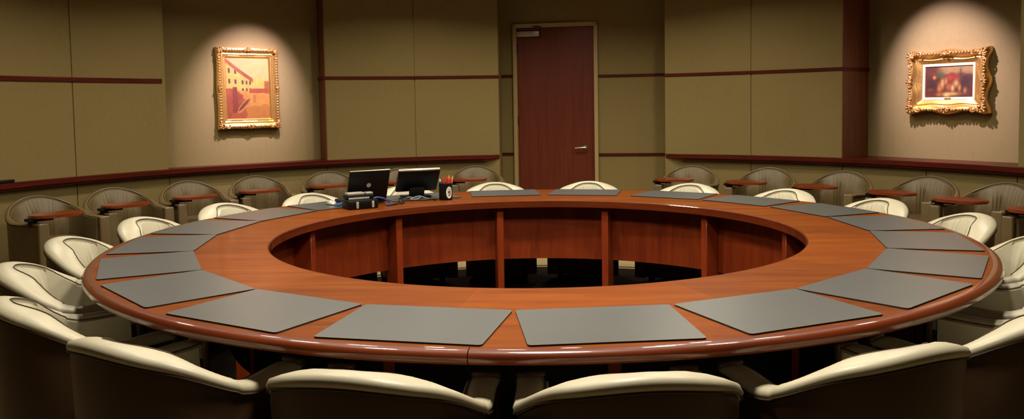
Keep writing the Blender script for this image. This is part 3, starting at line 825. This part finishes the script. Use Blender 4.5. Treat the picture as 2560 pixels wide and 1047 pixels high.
pen('pencil', 'tan pencil with pale eraser end, taller of the two in the black cup', .016, .018, (.06, -.03), .150, .005, 'tan', 'tan')
pen('pencil', 'tan pencil leaning right in the black cup', .026, .012, (.17, 0), .146, .006, 'tan', 'tan')
# small black remote on the left ledge
rc = thing('remote_control', 'small black handheld remote on the left wall ledge', 'remote', (PC(4.40, -68.9)[0], PC(4.40, -68.9)[1], .8785), rad(68.9+90))
bm = bmesh.new(); box(bm, (0, 0, .012), (.05, .14, .024), bev=.006); obj('body', bm, M['black'], rc)

# ------------------------------------------------------------------ lights
def fixture(label, x, y, r=.24):
    t = thing('ceiling_light', label, 'light', (x, y, CEIL))
    bm = bmesh.new(); lathe(bm, [(r, 0), (r+.03, 0), (r+.03, -.02), (r, -.02)], 40); obj('trim_ring', bm, M['silver'], t); return t
def area(name, x, y, e, size, col=(1, .86, .66), spread=150, z=None):
    l = bpy.data.lights.new(name, 'AREA'); l.shape = 'DISK'; l.size = size; l.energy = e; l.color = col; l.spread = rad(spread)
    o = bpy.data.objects.new(name, l); COL.objects.link(o); o.location = (x, y, (CEIL if z is None else z)-.006)
    return o
K = 1.3
LW = (1, .89, .70)
LAMPS = []
for a, e, lb in [(3, 44, 'round ceiling light above the front of the ring, nearest the camera'), (50, 15, 'round ceiling light above the front right of the ring'), (97, 12, 'round ceiling light above the right tip of the ring'),
                 (142, 14, 'round ceiling light above the far right curve of the ring'), (187, 13, 'round ceiling light above the ring before the door'), (232, 14, 'round ceiling light above the laptop'),
                 (277, 12, 'round ceiling light above the left tip of the ring'), (320, 15, 'round ceiling light above the front left of the ring')]:
    LAMPS.append((1.8*sin(rad(a)), -1.8*cos(rad(a)), e, .6 if a == 3 else .26, lb))
for x, e, lb in ((-.7, 16, 'round ceiling light over the open centre, left one'), (.9, 16, 'round ceiling light over the open centre, right one')):
    LAMPS.append((x, .1, e, .24, lb))
for az, lb in ((-74, 'small ceiling light near the left wall, closest to the frame edge'), (-48, 'small ceiling light before the left end of the canal painting niche'), (-16, 'small ceiling light before the panel left of the door'), (9, 'small ceiling light in front of the door'),
               (33, 'small ceiling light before the panel right of the door'), (72, 'small ceiling light near the right wall, closest to the frame edge')):
    q = PC(3.2, az); LAMPS.append((q[0], q[1], 15, .2, lb))
for x, y, e, sz, lb in LAMPS:
    fixture(lb, x, y, sz/2)['group'] = 'round ceiling lights'
    area('ceiling_lamp', x, y, e*K, sz, LW)
def spot(x, y, z, tgt, e, ang, blend, col, rad_=.03):
    l = bpy.data.lights.new('picture_spot', 'SPOT'); l.energy = e; l.spot_size = rad(ang); l.spot_blend = blend; l.color = col; l.shadow_soft_size = rad_
    o = bpy.data.objects.new('picture_spot', l); COL.objects.link(o); o.location = (x, y, z)
    d = Vector(tgt)-Vector((x, y, z)); o.rotation_euler = d.to_track_quat('-Z', 'Y').to_euler()
PINK = (1, .80, 1.12)
a = PL(-38.75, 3.45, .22); b_ = PL(-38.75, 4.545, .05); spot(a[0], a[1], CEIL-.02, (b_[0], b_[1], 1.60), 360, 52, 1.0, PINK)
a = PL(55.6, 3.60, -.2); b_ = PL(55.6, 4.75, .02); spot(a[0], a[1], CEIL-.02, (b_[0], b_[1], 1.58), 340, 52, .85, PINK)

w = bpy.data.worlds.new('World'); scn.world = w; w.use_nodes = True
w.node_tree.nodes['Background'].inputs[0].default_value = (0, 0, 0, 1)

# ------------------------------------------------------------------ camera
F = 2045.6; PITCH, ROLL, YAW, PPY = .0579, -.0163, -.0270, 381.0
cam = bpy.data.cameras.new('Camera'); co = bpy.data.objects.new('Camera', cam); COL.objects.link(co)
cam.sensor_fit = 'HORIZONTAL'; cam.sensor_width = 36; cam.lens = 36*F/2560
cam.shift_y = -(523.5-PPY)/2560; cam.clip_start = .02
fwd = Vector((sin(YAW)*cos(PITCH), cos(YAW)*cos(PITCH), -sin(PITCH))); right = Vector((cos(YAW), -sin(YAW), 0)); up = right.cross(fwd)
r2 = right*cos(ROLL)+up*sin(ROLL); u2 = up*cos(ROLL)-right*sin(ROLL)
Mx = Matrix((r2, u2, -fwd)).transposed().to_4x4(); Mx.translation = (0, -4.513, 1.439); co.matrix_world = Mx
scn.camera = co
scn.view_settings.view_transform = 'Standard'; scn.view_settings.look = 'None'; scn.view_settings.gamma = 1
scn.view_settings.exposure = 0
